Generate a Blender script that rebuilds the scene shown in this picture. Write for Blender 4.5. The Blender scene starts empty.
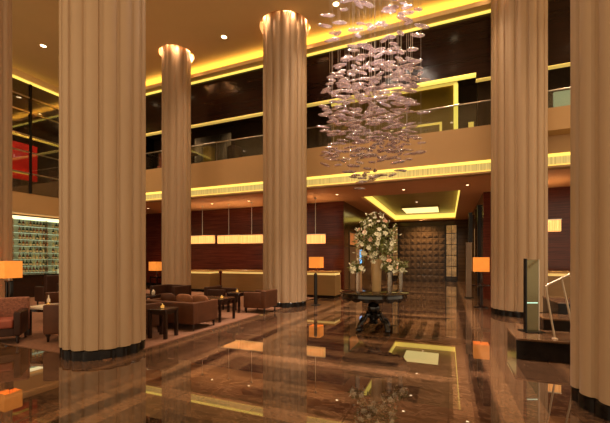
import bpy, bmesh, math, random
from mathutils import Vector, Matrix
random.seed(7)
C = bpy.context.scene
COL = C.collection
PI = math.pi

# ------------------------------------------------------------------ materials
def lin(r, g, b):
    def f(v):
        v /= 255.0
        return v / 12.92 if v <= 0.04045 else ((v + 0.055) / 1.055) ** 2.4
    return (f(r), f(g), f(b), 1.0)

class NT:
    def __init__(s, name):
        s.m = bpy.data.materials.new(name); s.m.use_nodes = True
        s.t = s.m.node_tree; s.n = s.t.nodes; s.l = s.t.links
        s.b = s.n['Principled BSDF']; s.out = s.n['Material Output']
    def link(s, a, b): s.l.new(a, b)
    def set(s, inp, v):
        if hasattr(v, 'is_linked'): s.l.new(v, inp)
        else: inp.default_value = v
    def math(s, op, a, b=0.0, c=None):
        n = s.n.new('ShaderNodeMath'); n.operation = op
        s.set(n.inputs[0], a); s.set(n.inputs[1], b)
        if c is not None: s.set(n.inputs[2], c)
        return n.outputs[0]
    def band(s, c, lo, hi):
        return s.math('MULTIPLY', s.math('GREATER_THAN', c, lo), s.math('LESS_THAN', c, hi))
    def mix(s, f, a, b, blend='MIX'):
        n = s.n.new('ShaderNodeMix'); n.data_type = 'RGBA'; n.blend_type = blend
        s.set(n.inputs[0], f); s.set(n.inputs[6], a); s.set(n.inputs[7], b)
        return n.outputs[2]
    def coords(s, kind='Object', scale=(1, 1, 1), rot=(0, 0, 0)):
        n = s.n.new('ShaderNodeTexCoord'); mp = s.n.new('ShaderNodeMapping')
        mp.inputs['Scale'].default_value = scale; mp.inputs['Rotation'].default_value = rot
        s.link(n.outputs[kind], mp.inputs['Vector'])
        return mp.outputs['Vector']
    def noise(s, vec, scale=5, detail=4, rough=0.6, dist=0.0):
        n = s.n.new('ShaderNodeTexNoise'); n.inputs['Scale'].default_value = scale
        n.inputs['Detail'].default_value = detail; n.inputs['Roughness'].default_value = rough
        n.inputs['Distortion'].default_value = dist
        s.link(vec, n.inputs['Vector'])
        return n.outputs['Fac']
    def ramp(s, f, a, b):
        n = s.n.new('ShaderNodeMapRange'); s.set(n.inputs[0], f)
        n.inputs[1].default_value = a; n.inputs[2].default_value = b
        return n.outputs[0]

def mat(name, col, rough=0.5, metal=0.0, var=0.12, vscale=6, vstretch=(1, 1, 1), emit=None, estr=0.0, ior=1.5, coat=0.0, bump=0.0):
    k = NT(name)
    k.b.inputs['Roughness'].default_value = rough
    k.b.inputs['Metallic'].default_value = metal
    k.b.inputs['IOR'].default_value = ior
    k.b.inputs['Coat Weight'].default_value = coat
    v = k.coords('Object', vstretch)
    nz = k.noise(v, vscale)
    dk = tuple(c * (1 - var) for c in col[:3]) + (1,)
    lt = tuple(min(1, c * (1 + var)) for c in col[:3]) + (1,)
    k.link(k.mix(k.ramp(nz, 0.3, 0.7), dk, lt), k.b.inputs['Base Color'])
    if emit:
        de = tuple(c * (1 - var) for c in emit[:3]) + (1,)
        k.link(k.mix(k.ramp(nz, 0.3, 0.7), de, emit), k.b.inputs['Emission Color'])
        k.b.inputs['Emission Strength'].default_value = estr
    if bump:
        bn = k.n.new('ShaderNodeBump'); bn.inputs['Strength'].default_value = bump
        bn.inputs['Distance'].default_value = 0.02
        k.link(nz, bn.inputs['Height']); k.link(bn.outputs[0], k.b.inputs['Normal'])
    return k.m

def glassy(name, tint, glossy=0.15, rough=0.02, gcol=(1, 1, 1, 1)):
    k = NT(name); k.n.remove(k.b)
    tr = k.n.new('ShaderNodeBsdfTransparent'); gl = k.n.new('ShaderNodeBsdfGlossy'); mx = k.n.new('ShaderNodeMixShader')
    nz = k.noise(k.coords('Object'), 1.5)
    k.link(k.mix(nz, tuple(c * .94 for c in tint[:3]) + (1,), tint), tr.inputs[0])
    gl.inputs['Color'].default_value = gcol; gl.inputs['Roughness'].default_value = rough
    mx.inputs[0].default_value = glossy
    k.link(tr.outputs[0], mx.inputs[1]); k.link(gl.outputs[0], mx.inputs[2]); k.link(mx.outputs[0], k.out.inputs[0])
    return k.m

def floor_material():
    k = NT('polished_marble')
    g = k.n.new('ShaderNodeNewGeometry'); sp = k.n.new('ShaderNodeSeparateXYZ')
    k.link(g.outputs['Position'], sp.inputs[0]); X, Y = sp.outputs[0], sp.outputs[1]
    a = k.math('ABSOLUTE', k.math('ADD', X, 1.45))
    mid = lin(84, 59, 41); dark = lin(40, 27, 19); lt = lin(108, 78, 53); walk = lin(74, 53, 35)
    col = k.mix(k.math('LESS_THAN', a, 1.55), mid, walk)
    fy = k.math('FRACT', k.math('DIVIDE', k.math('SUBTRACT', Y, 0.3), 1.62))
    inner = k.math('LESS_THAN', a, 1.5)
    rect = k.math('MULTIPLY', k.math('LESS_THAN', a, 1.15), k.band(fy, 0.12, 0.42))
    col = k.mix(rect, col, dark)
    rect2 = k.math('MULTIPLY', inner, k.band(fy, 0.58, 0.72)); col = k.mix(rect2, col, lt)
    rect3 = k.math('MULTIPLY', k.math('LESS_THAN', a, 0.8), k.band(fy, 0.8, 0.95)); col = k.mix(rect3, col, dark)
    # rows of dark bars around the table
    fx = k.math('FRACT', k.math('DIVIDE', k.math('ADD', X, 20.0), 0.29))
    bars = k.math('MULTIPLY', k.math('LESS_THAN', fx, 0.42), k.math('MULTIPLY', k.math('LESS_THAN', a, 1.4), k.band(Y, 6.7, 8.7)))
    area = k.math('MULTIPLY', k.math('LESS_THAN', a, 1.5), k.band(Y, 6.55, 8.85))
    col = k.mix(area, col, lt); col = k.mix(bars, col, dark)
    fyb = k.math('FRACT', k.math('DIVIDE', Y, 0.9))
    far = k.math('MULTIPLY', k.math('LESS_THAN', a, 1.5), k.band(Y, 9.0, 23.0))
    col = k.mix(k.math('MULTIPLY', far, k.math('LESS_THAN', fyb, 0.4)), col, dark)
    # borders of the walk
    col = k.mix(k.band(a, 1.5, 1.68), col, lt)
    dash = k.math('LESS_THAN', k.math('FRACT', k.math('DIVIDE', k.math('ADD', Y, 0.6), 1.9)), 0.86)
    col = k.mix(k.math('MULTIPLY', k.band(a, 1.72, 1.9), dash), col, dark)
    col = k.mix(k.band(a, 1.93, 2.1), col, lt)
    col = k.mix(k.band(a, 2.35, 2.8), col, k.mix(0.55, mid, dark))
    col = k.mix(k.band(a, 2.88, 2.96), col, lt)
    # slab-to-slab variation and veins
    cx = k.math('FLOOR', k.math('DIVIDE', X, 0.9)); cy = k.math('FLOOR', k.math('DIVIDE', Y, 0.9))
    cb = k.n.new('ShaderNodeCombineXYZ'); k.link(cx, cb.inputs[0]); k.link(cy, cb.inputs[1])
    wn = k.n.new('ShaderNodeTexWhiteNoise'); k.link(cb.outputs[0], wn.inputs['Vector'])
    tone = k.math('MULTIPLY_ADD', wn.outputs['Value'], 0.35, 0.82)
    mp = k.n.new('ShaderNodeMapping'); mp.inputs['Rotation'].default_value = (0, 0, 0.6); mp.inputs['Scale'].default_value = (1, 2.4, 1)
    k.link(g.outputs['Position'], mp.inputs[0])
    n1 = k.noise(mp.outputs[0], 3.6, 10, 0.78, 0.5); n2 = k.noise(g.outputs['Position'], 14, 8, 0.75, 0.6)
    tone = k.math('MULTIPLY', tone, k.math('MULTIPLY_ADD', n1, 1.5, 0.25))
    tone = k.math('MULTIPLY', tone, k.math('MULTIPLY_ADD', n2, 1.0, 0.5))
    cc = k.n.new('ShaderNodeCombineXYZ')
    for i in range(3): k.link(tone, cc.inputs[i])
    col = k.mix(1.0, col, cc.outputs[0], 'MULTIPLY')
    vein = k.math('MULTIPLY', k.ramp(k.math('ABSOLUTE', k.math('SUBTRACT', n1, 0.5)), 0.014, 0.0), 0.5)
    col = k.mix(vein, col, lin(170, 125, 88))
    jx = k.math('LESS_THAN', k.math('FRACT', k.math('DIVIDE', X, 0.9)), 0.012); jy = k.math('LESS_THAN', k.math('FRACT', k.math('DIVIDE', Y, 0.9)), 0.012)
    col = k.mix(k.math('MULTIPLY', k.math('MAXIMUM', jx, jy), 0.6), col, lin(30, 20, 14))
    k.link(col, k.b.inputs['Base Color'])
    k.b.inputs['Roughness'].default_value = 0.018
    k.b.inputs['IOR'].default_value = 2.05
    return k.m

def wood_panel(name, c0, c1, rough=0.16, zs=26, joint=1.3):
    k = NT(name)
    n = k.noise(k.coords('Object', (0.03, 0.03, 1)), zs, 5, 0.7, 0.4)
    n2 = k.noise(k.coords('Object', (0.35, 0.35, 0.6)), 1.6, 3)
    col = k.mix(k.ramp(n, 0.3, 0.7), c0, c1)
    col = k.mix(k.math('MULTIPLY', n2, 0.55), col, c0)
    k.link(col, k.b.inputs['Base Color'])
    k.b.inputs['Roughness'].default_value = rough; k.b.inputs['IOR'].default_value = 1.38
    return k.m

def crystal_strip(name, c0, c1, s, axis=0, scale=22):
    """backlit crystal / resin: fine vertical drops"""
    k = NT(name)
    sc = [0.0, 0.0, 0.0]; sc[axis] = 1.0
    n = k.noise(k.coords('Object', tuple(sc)), scale, 3, 0.7)
    col = k.mix(k.ramp(n, 0.3, 0.7), c0, c1)
    k.link(col, k.b.inputs['Emission Color']); k.b.inputs['Emission Strength'].default_value = s
    k.link(col, k.b.inputs['Base Color'])
    k.b.inputs['Roughness'].default_value = 0.3
    return k.m

def chandelier_glass():
    k = NT('smoked_blown_glass'); k.n.remove(k.b)
    tr = k.n.new('ShaderNodeBsdfTransparent'); gy = k.n.new('ShaderNodeBsdfGlossy'); df = k.n.new('ShaderNodeBsdfTranslucent')
    n = k.noise(k.coords('Object'), 11, 1)
    c = k.mix(k.ramp(n, 0.35, 0.65), lin(206, 190, 192), lin(250, 240, 240))
    for x in (gy, df): k.link(c, x.inputs['Color'])
    tr.inputs['Color'].default_value = (.88, .80, .80, 1)
    gy.inputs['Roughness'].default_value = 0.10
    bn = k.n.new('ShaderNodeBump'); bn.inputs['Strength'].default_value = 0.45; bn.inputs['Distance'].default_value = 0.03
    k.link(n, bn.inputs['Height']); k.link(bn.outputs[0], gy.inputs['Normal'])
    lw = k.n.new('ShaderNodeLayerWeight'); lw.inputs['Blend'].default_value = 0.45
    k.link(bn.outputs[0], lw.inputs['Normal'])
    def mx(f, a, b):
        m = k.n.new('ShaderNodeMixShader'); k.set(m.inputs[0], f)
        k.link(a, m.inputs[1]); k.link(b, m.inputs[2]); return m.outputs[0]
    fac = k.math('MULTIPLY_ADD', lw.outputs['Facing'], 0.35, 0.5)
    k.link(mx(fac, mx(.12, tr.outputs[0], df.outputs[0]), gy.outputs[0]), k.out.inputs[0])
    return k.m

M = {}
M['floor'] = floor_material()
M['ceiling'] = mat('ceiling_plaster', lin(240, 206, 146), 0.7, var=0.03, vscale=0.6)
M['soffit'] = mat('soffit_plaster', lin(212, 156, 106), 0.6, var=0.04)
M['column'] = mat('column_plaster', lin(172, 141, 108), 0.55, var=0.03, vscale=1.2)
M['parapet'] = mat('parapet_plaster', lin(182, 142, 92), 0.6, var=0.04, vscale=0.7)
M['black_stone'] = mat('black_stone', lin(26, 21, 18), 0.15, var=0.35, vscale=9, ior=1.3)
M['wood'] = wood_panel('dark_red_wood', lin(52, 19, 12), lin(124, 54, 34), 0.22)
M['dark_panel'] = wood_panel('dark_gloss_panel', lin(30, 16, 11), lin(50, 27, 18), 0.16, 8)
M['bronze'] = wood_panel('bronze_panel', lin(62, 42, 24), lin(104, 72, 40), 0.13, 5)
M['gold'] = mat('gold_light', (1, .8, .2, 1), 0.5, emit=(0.76, 0.58, 0.10, 1), estr=1.5, var=0.02)
M['gold_soft'] = mat('soft_gold_light', (1, .8, .25, 1), 0.5, emit=(0.70, 0.48, 0.08, 1), estr=1.0, var=0.04)
M['gold_dim'] = mat('dim_gold_light', (1, .8, .25, 1), 0.5, emit=(0.66, 0.44, 0.09, 1), estr=0.75, var=0.1)
M['crystal_band'] = crystal_strip('crystal_band', (0.30, 0.22, 0.055, 1), (0.66, 0.52, 0.17, 1), 0.85)
M['cove'] = mat('cove_light', (1, .8, .25, 1), 0.5, emit=(1.0, 0.68, 0.14, 1), estr=7.5, var=0.02)
M['pendant'] = crystal_strip('amber_crystal', (0.72, 0.27, 0.045, 1), (1.0, 0.58, 0.20, 1), 1.15, 0, 30)
M['shade'] = mat('lamp_shade_cloth', lin(230, 150, 70), 0.8, emit=(0.92, 0.27, 0.035, 1), estr=0.75, var=0.10, vscale=8)
M['bulb'] = mat('warm_bulb', (1, .9, .7, 1), 0.5, emit=(1.0, 0.72, 0.40, 1), estr=8, var=0.02)
M['ring'] = mat('warm_ring', (1, .9, .7, 1), 0.5, emit=(1.0, 0.50, 0.22, 1), estr=1.2, var=0.02)
M['leather'] = mat('brown_leather', lin(84, 50, 31), 0.45, var=0.2, vscale=5, bump=0.1, ior=1.28)
M['leather_dark'] = mat('dark_brown_leather', lin(58, 34, 23), 0.45, var=0.2, vscale=5, bump=0.1, ior=1.28)
M['cushion'] = mat('tan_cushion', lin(132, 82, 48), 0.8, var=0.2, vscale=9, bump=0.2)
M['pattern_fabric'] = mat('patterned_fabric', lin(140, 88, 66), 0.85, var=0.45, vscale=26, bump=0.2)
M['red_fabric'] = mat('red_brown_fabric', lin(150, 74, 52), 0.7, var=0.15)
M['dark_wood'] = mat('dark_wood', lin(40, 22, 15), 0.25, var=0.3, vscale=4, vstretch=(1, 1, 8))
M['ebony'] = mat('ebony', lin(22, 16, 12), 0.12, var=0.3, coat=0.05)
M['table_top'] = mat('polished_ebony_top', lin(44, 34, 22), 0.07, var=0.3, ior=1.8)
M['carpet'] = mat('carpet_pile', lin(128, 86, 60), 0.95, var=0.22, vscale=22, bump=0.3)
M['desk'] = mat('desk_veneer', lin(150, 116, 70), 0.35, var=0.1, vscale=3, vstretch=(0.3, 1, 4))
M['desk_top'] = mat('desk_top_stone', lin(196, 150, 84), 0.25, var=0.06)
M['steel'] = mat('brushed_steel', lin(206, 192, 172), 0.28, 1.0, var=0.08)
M['chrome'] = mat('white_metal', lin(190, 168, 140), 0.35, 0.4, var=0.05)
M['black_metal'] = mat('black_metal', lin(24, 20, 18), 0.35, 0.5, var=0.1)
M['pane'] = glassy('clear_pane', (0.86, 0.88, 0.84, 1), 0.07)
M['clear_glass'] = glassy('clear_glass', (0.92, 0.90, 0.86, 1), 0.015)
M['smoked_pane'] = glassy('smoked_pane', (0.72, 0.68, 0.56, 1), 0.12)
M['vase_glass'] = glassy('vase_glass', (0.80, 0.70, 0.52, 1), 0.10, 0.12)
M['vase'] = mat('frosted_vase', lin(190, 156, 108), 0.3, var=0.08)
M['petal'] = mat('lily_petal', lin(255, 246, 218), 0.6, var=0.08, vscale=20)
M['petal_pink'] = mat('pink_lily_petal', lin(236, 186, 156), 0.6, var=0.1, vscale=20)
M['leaf'] = mat('leaf_green', lin(118, 124, 60), 0.5, var=0.35, vscale=14)
M['stem'] = mat('stem_green', lin(84, 96, 48), 0.6, var=0.2)
M['chand'] = chandelier_glass()
M['wire'] = mat('steel_wire', lin(190, 170, 150), 0.3, 0.8, var=0.05)
M['rack_glow'] = mat('rack_backlight', lin(96, 92, 66), 0.6, emit=(0.50, 0.46, 0.20, 1), estr=0.34, var=0.7, vscale=3.2)
M['rack_lamp'] = mat('rack_top_light', (1, .9, .7, 1), 0.5, emit=(1.0, 0.80, 0.42, 1), estr=1.9, var=0.1)
M['shelf_glass'] = mat('shelf_glass_edge', lin(150, 180, 150), 0.1, var=0.1, emit=(0.55, 0.66, 0.42, 1), estr=0.6)
M['bottle_green'] = mat('green_bottle', lin(30, 44, 22), 0.08, var=0.2)
M['bottle_amber'] = mat('amber_bottle', lin(128, 66, 18), 0.08, var=0.2)
M['bottle_red'] = mat('red_bottle', lin(92, 26, 16), 0.08, var=0.2)
M['bottle_clear'] = mat('pale_bottle', lin(190, 176, 118), 0.08, var=0.1)
M['label_paper'] = mat('bottle_label', lin(214, 190, 140), 0.7, var=0.08)
M['red_wall'] = mat('red_wall', lin(190, 22, 14), 0.6, emit=(0.8, 0.03, 0.015, 1), estr=0.45, var=0.2, vscale=1)  # glow put into the paint so the red shows through the smoked pane
M['olive'] = mat('olive_wall', lin(150, 124, 50), 0.35, var=0.15, vscale=0.8)
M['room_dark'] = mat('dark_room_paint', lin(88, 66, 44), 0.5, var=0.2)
M['curtain'] = mat('sheer_curtain', lin(120, 104, 80), 0.8, var=0.12)
M['screen'] = mat('blue_screen', (.1, .3, .6, 1), 0.3, emit=(0.16, 0.50, 1.0, 1), estr=1.6, var=0.35, vscale=7)
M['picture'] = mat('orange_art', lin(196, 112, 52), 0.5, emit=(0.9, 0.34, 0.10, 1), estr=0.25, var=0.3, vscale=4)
M['beige_panel'] = mat('beige_panel', lin(158, 126, 92), 0.35, var=0.08)
M['stone_grey'] = mat('grey_stone', lin(118, 98, 78), 0.4, var=0.15)
M['mirror_glass'] = mat('green_mirror', lin(112, 102, 72), 0.1, 0.6, var=0.12, vscale=2)
M['teal_glint'] = mat('teal_glint', (.5, .9, .8, 1), 0.3, emit=(0.45, 0.80, 0.62, 1), estr=1.2, var=0.1)
M['flame'] = mat('candle_glow', (1, .8, .4, 1), 0.4, emit=(1.0, 0.55, 0.16, 1), estr=1.3, var=0.2, vscale=20)
M['door_wood'] = wood_panel('door_wood', lin(68, 47, 28), lin(108, 77, 45), 0.25, 12)
M['vitrine_glow'] = mat('vitrine_backlight', lin(50, 30, 14), 0.8, emit=(0.95, 0.46, 0.15, 1), estr=0.5, var=0.7, vscale=3.5)
M['white_ceramic'] = mat('white_ceramic', lin(226, 208, 180), 0.25, var=0.05)
M['step_top'] = mat('step_marble', lin(98, 70, 48), 0.07, var=0.3, vscale=5, ior=1.8)
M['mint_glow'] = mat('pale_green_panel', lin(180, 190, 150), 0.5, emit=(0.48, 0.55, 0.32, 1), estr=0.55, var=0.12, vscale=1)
M['book'] = mat('red_book', lin(190, 84, 50), 0.6, var=0.15)

# ------------------------------------------------------------------ mesh helpers
class MB:
    def __init__(s): s.bm = bmesh.new()
    def box(s, x0, y0, z0, x1, y1, z1, bev=0.0, seg=2, mtx=None):
        t = bmesh.new()
        bmesh.ops.create_cube(t, size=1.0)
        for v in t.verts:
            v.co = Vector(((x0 + x1) / 2 + v.co.x * (x1 - x0), (y0 + y1) / 2 + v.co.y * (y1 - y0), (z0 + z1) / 2 + v.co.z * (z1 - z0)))
        if bev: bmesh.ops.bevel(t, geom=t.edges[:] , offset=bev, segments=seg, affect='EDGES', profile=0.6)
        if mtx is not None: bmesh.ops.transform(t, matrix=mtx, verts=t.verts)
        s.add(t); return s
    def add(s, t):
        me = bpy.data.meshes.new('tmp'); t.to_mesh(me); t.free()
        s.bm.from_mesh(me); bpy.data.meshes.remove(me)
    def lathe(s, prof, seg=24, c=(0, 0, 0), rad=None, cap=True, mtx=None):
        """prof: (r, z); rad(r, theta, z) may reshape the radius"""
        t = bmesh.new(); rings = []
        for r, z in prof:
            ring = []
            for i in range(seg):
                a = 2 * PI * i / seg
                rr = rad(r, a, z) if rad else r
                ring.append(t.verts.new((c[0] + rr * math.cos(a), c[1] + rr * math.sin(a), c[2] + z)))
            rings.append(ring)
        for j in range(len(rings) - 1):
            for i in range(seg):
                k = (i + 1) % seg
                t.faces.new((rings[j][i], rings[j][k], rings[j + 1][k], rings[j + 1][i]))
        if cap:
            if prof[0][0] > 1e-5: t.faces.new(rings[0][::-1])
            if prof[-1][0] > 1e-5: t.faces.new(rings[-1])
        bmesh.ops.remove_doubles(t, verts=t.verts, dist=1e-6)
        if mtx is not None: bmesh.ops.transform(t, matrix=mtx, verts=t.verts)
        s.add(t); return s
    def tube(s, pts, r, seg=8, r1=None):
        pts = [Vector(p) for p in pts]; t = bmesh.new(); rings = []
        n = len(pts)
        for i, p in enumerate(pts):
            d = (pts[min(i + 1, n - 1)] - pts[max(i - 1, 0)]).normalized()
            up = Vector((0, 0, 1)) if abs(d.z) < 0.95 else Vector((1, 0, 0))
            x = d.cross(up).normalized(); y = x.cross(d)
            rr = r if r1 is None else r + (r1 - r) * i / (n - 1)
            if callable(r): rr = r(i / (n - 1))
            rings.append([t.verts.new(p + x * rr * math.cos(2 * PI * k / seg) + y * rr * math.sin(2 * PI * k / seg)) for k in range(seg)])
        for j in range(n - 1):
            for i in range(seg):
                k = (i + 1) % seg
                t.faces.new((rings[j][i], rings[j][k], rings[j + 1][k], rings[j + 1][i]))
        t.faces.new(rings[0][::-1]); t.faces.new(rings[-1])
        bmesh.ops.recalc_face_normals(t, faces=t.faces)
        s.add(t); return s
    def prism(s, pts, z0, z1):
        t = bmesh.new()
        a = [t.verts.new((x, y, z0)) for x, y in pts]; b = [t.verts.new((x, y, z1)) for x, y in pts]
        t.faces.new(a[::-1]); t.faces.new(b)
        for i in range(len(pts)):
            j = (i + 1) % len(pts); t.faces.new((a[i], a[j], b[j], b[i]))
        bmesh.ops.recalc_face_normals(t, faces=t.faces)
        s.add(t); return s
    def quadstrip(s, rows):
        t = bmesh.new(); vs = [[t.verts.new(p) for p in r] for r in rows]
        for j in range(len(vs) - 1):
            for i in range(len(vs[0]) - 1):
                t.faces.new((vs[j][i], vs[j][i + 1], vs[j + 1][i + 1], vs[j + 1][i]))
        s.add(t); return s
    def mesh(s, name, m, smooth=False):
        me = bpy.data.meshes.new(name); s.bm.to_mesh(me); s.bm.free()
        me.materials.append(m)
        if smooth:
            for p in me.polygons: p.use_smooth = True
            try: me.set_sharp_from_angle(angle=math.radians(40))
            except Exception: pass
        return me
    def build(s, name, m, parent=None, smooth=False, loc=None):
        return link(name, s.mesh(name, m, smooth), parent, loc)

def link(name, me, parent=None, loc=None):
    o = bpy.data.objects.new(name, me); COL.objects.link(o)
    if parent is not None: o.parent = parent
    if loc is not None: o.location = loc
    return o
def tag(o, label, cat, group=None, kind=None):
    if label: o['label'] = label
    if cat: o['category'] = cat
    if group: o['group'] = group
    if kind: o['kind'] = kind
    return o
def thing(name, label, cat, loc=(0, 0, 0), rz=0.0, group=None):
    o = bpy.data.objects.new(name, None); COL.objects.link(o)
    o.location = loc; o.rotation_euler = (0, 0, rz); o.empty_display_size = 0.1
    return tag(o, label, cat, group)
def struct(o): o['kind'] = 'structure'; return o
def dup(root, loc, rz=0.0, label=None, group=None):
    r = root.copy(); COL.objects.link(r); r.location = loc; r.rotation_euler = (0, 0, rz)
    if label: r['label'] = label
    if group: r['group'] = group
    for ch in list(root.children):
        c = ch.copy(); COL.objects.link(c); c.parent = r
        for g in list(ch.children):
            d = g.copy(); COL.objects.link(d); d.parent = c
    return r
def wall(name, x0, y0, z0, x1, y1, z1, m): return struct(MB().box(x0, y0, z0, x1, y1, z1).build(name, m))

CEIL = 8.88
YF = 11.1          # mezzanine front
YB = 14.2          # back wall of the reception
XL, XR = -15.6, 9.0
# ------------------------------------------------------------------ shell
wall('floor', -20, -5, -0.2, XR + 1, 26, 0.0, M['floor'])
COLS = [(-5.14, 3.93, .61, 16, 0), (-4.83, 9.98, .70, 16, .2), (-9.11, 9.80, .507, 12, .1), (1.74, 10.68, .65, 16, .1), (1.85, 4.4, .65, 16, .05), (-8.9, 3.9, .6, 16, 0)]
RECESS = 0.10
def ceiling_with_recesses():
    """ceiling slab with a round hole where each column passes, closed by a plate above"""
    import bpy
    bm = MB().box(-20, -5, CEIL, XR + 1, 10.75, CEIL + .3)
    o = bm.build('ceiling', M['ceiling'])
    cut = MB()
    for x, y, r, n, ro in COLS: cut.lathe([(r + RECESS, -.1), (r + RECESS, .5)], 64, (x, y, CEIL))
    c = cut.build('cutter', M['ceiling'])
    md = o.modifiers.new('holes', 'BOOLEAN'); md.operation = 'DIFFERENCE'; md.object = c; md.solver = 'EXACT'
    dg = bpy.context.evaluated_depsgraph_get(); me = bpy.data.meshes.new_from_object(o.evaluated_get(dg))
    o.modifiers.clear(); o.data = me
    bpy.data.objects.remove(c)
    return struct(o)
ceiling_with_recesses()
wall('ceiling_upper_plate', -20, -5, CEIL + .3, XR + 1, 11.5, CEIL + .4, M['ceiling'])
# cove at the head of the mezzanine
wall('trim_1', XL, 10.75, 8.53, XR, 10.81, 8.66, M['ceiling'])                 # lip of the light trough
wall('trim_2', XL, 10.81, 8.53, XR, 11.12, 8.57, M['ceiling'])                 # trough floor
wall('trim_3', XL, 10.84, 8.58, XR, 11.04, 8.61, M['cove'])                    # lamps in the trough
wall('trim_4', XL, 11.02, 8.485, XR, 11.09, 8.53, M['gold'])                    # thin line under it
wall('trim_5', XL, 10.75, CEIL, XR, 11.5, CEIL + 0.3, M['ceiling'])            # ceiling over the trough
wall('wall_upper', XL, YF, 6.845, XR, YF + 0.15, CEIL, M['dark_panel'])         # hanging bulkhead
wall('trim_6', XL, YF - 0.03, 6.80, -2.2, YF + 0.15, 6.845, M['gold_dim'])
wall('trim_32', -2.2, YF - 0.03, 6.79, 0.75, YF + 0.15, 6.845, M['gold'])          # lit lower edge
wall('trim_7', 0.75, YF - 0.03, 6.635, XR, YF + 0.15, 6.66, M['gold_dim'])
wall('trim_8', 0.75, YF, 6.66, XR, YF + 0.15, 6.845, M['dark_panel'])
# parapet, crystal band, soffit
wall('wall_parapet', XL, YF, 4.30, XR, YF + 0.25, 5.30, M['parapet'])
wall('trim_9', XL, YF - 0.02, 4.225, XR, YF + 0.2, 4.30, M['gold'])
wall('trim_10', XL, YF + 0.01, 4.01, XR, YF + 0.2, 4.225, M['crystal_band'])
wall('trim_11', XL, YF - 0.01, 3.97, XR, YF + 0.2, 4.01, M['gold_soft'])
wall('trim_12', XL, YF - 0.04, 3.92, XR, YF + 0.25, 3.97, M['parapet'])
wall('trim_13', 2.2, YF - 0.5, 4.78, XR, YF, 5.36, M['parapet'])               # deeper upper ledge on the right
SZ = 3.92
CX0, CX1, CY0, CY1 = -3.2, 0.42, 13.5, 23.3     # coffer opening
wall('ceiling_soffit', XL, YF + 0.2, SZ, XR, CY0, 4.02, M['soffit'])
wall('ceiling_soffit_reception', XL, CY0, SZ, CX0, 26, 4.02, M['soffit'])
wall('ceiling_soffit_east', CX1, CY0, SZ, XR, 26, 4.02, M['soffit'])
wall('ceiling_soffit_far', CX0, CY1, SZ, CX1, 26, 4.02, M['soffit'])
wall('ceiling_coffer', CX0 - .3, CY0 - .3, 4.32, CX1 + .3, CY1 + .3, 4.40, M['olive'])
wall('trim_14', CX0 - .02, CY0, 4.02, CX0 + .02, CY1, 4.30, M['gold'])  # these four coffer faces glow in place of a hidden LED strip
wall('trim_15', CX1 - .02, CY0, 4.02, CX1 + .02, CY1, 4.30, M['gold'])
wall('trim_16', CX0, CY1 - .02, 4.02, CX1, CY1 + .02, 4.30, M['gold'])
wall('trim_17', CX0, CY0 - .02, 4.02, CX1, CY0 + .02, 4.30, M['gold'])
# back walls and corridor
CLX, CRX, YD = -4.1, 1.2, 23.9
wall('wall_back', XL, YB, 0, CLX, YB + .2, SZ, M['wood'])
wall('wall_back_east', CRX, YB, 0, XR, YB + .2, SZ, M['wood'])
wall('wall_corridor_left', CLX - .2, YB + .2, 0, CLX, YD, SZ, M['bronze'])
wall('wall_corridor_right', CRX, YB + .2, 0, CRX + .2, YD, SZ, M['bronze'])
wall('wall_far', CLX, YD + .12, 0, CRX, YD + .3, SZ, M['bronze'])
wall('trim_18', CLX, YD - .04, 3.62, CRX, YD + .12, SZ, M['bronze'])
# mezzanine
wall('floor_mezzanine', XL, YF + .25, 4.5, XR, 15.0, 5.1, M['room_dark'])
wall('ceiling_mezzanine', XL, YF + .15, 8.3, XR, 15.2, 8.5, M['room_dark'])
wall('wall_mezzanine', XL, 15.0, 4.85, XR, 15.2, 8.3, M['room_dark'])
wall('wall_mezzanine_lounge', -4.2, 12.85, 4.85, 0.3, 13.0, 7.5, M['olive'])
wall('trim_19', -4.2, 12.80, 7.42, 0.3, 12.86, 7.50, M['gold_soft'])
wall('trim_20', 0.18, 12.78, 4.85, 0.32, 12.86, 7.42, M['gold'])
wall('wall_mezzanine_pier', 0.9, 12.6, 4.85, 1.7, 12.9, 8.3, M['room_dark'])
wall('trim_21', 0.62, 12.5, 4.85, 0.78, 12.56, 5.95, M['gold_soft'])
# left side wing
wall('wall_left_band', XL - .35, -2, 3.3, XL, YF, 4.1, M['parapet'])
wall('trim_22', XL - .05, -2, 8.52, XL + .05, 10.75, 8.60, M['gold'])
wall('wall_left_head', XL - .35, -2, 8.6, XL, YF, CEIL, M['ceiling'])
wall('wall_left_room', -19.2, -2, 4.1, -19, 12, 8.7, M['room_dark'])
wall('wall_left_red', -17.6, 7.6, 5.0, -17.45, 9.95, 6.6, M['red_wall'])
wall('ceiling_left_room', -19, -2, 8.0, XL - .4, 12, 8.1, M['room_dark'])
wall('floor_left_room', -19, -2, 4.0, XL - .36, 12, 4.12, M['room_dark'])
wall('trim_23', -17.62, 7.0, 6.92, -17.5, 12, 7.0, M['gold_soft'])
wall('trim_24', -17.4, 8.2, 5.22, -17.3, 9.6, 5.3, M['gold_soft'])
wall('wall_left_bar', -16.6, -2, 0, -16.4, YF + .2, 3.3, M['room_dark'])
wall('ceiling_left_bar', -16.6, -2, 3.3, XL - .35, YF + .2, 3.4, M['parapet'])
wall('wall_left_return', XL - .4, YF, 0, XL, 15.2, CEIL, M['dark_panel'])

# curtain wall of the left wing
w1 = struct(thing('window_1', None, None, (XL + .02, 0, 0)))
g = MB()
g.box(-.02, -2, 4.1, 0.0, YF, 8.5); g.build('pane', M['smoked_pane'], w1)
for yy in (6.0, 7.3, 8.63, 9.95):
    MB().box(-.03, yy - .035, 4.1, .05, yy + .035, 8.5).build('mullion', M['black_metal'], w1)
for zz in (4.9, 5.75, 6.42, 7.35, 7.95):
    MB().box(-.03, -2, zz - .02, .04, YF, zz + .02).build('transom', M['steel'], w1)

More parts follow.
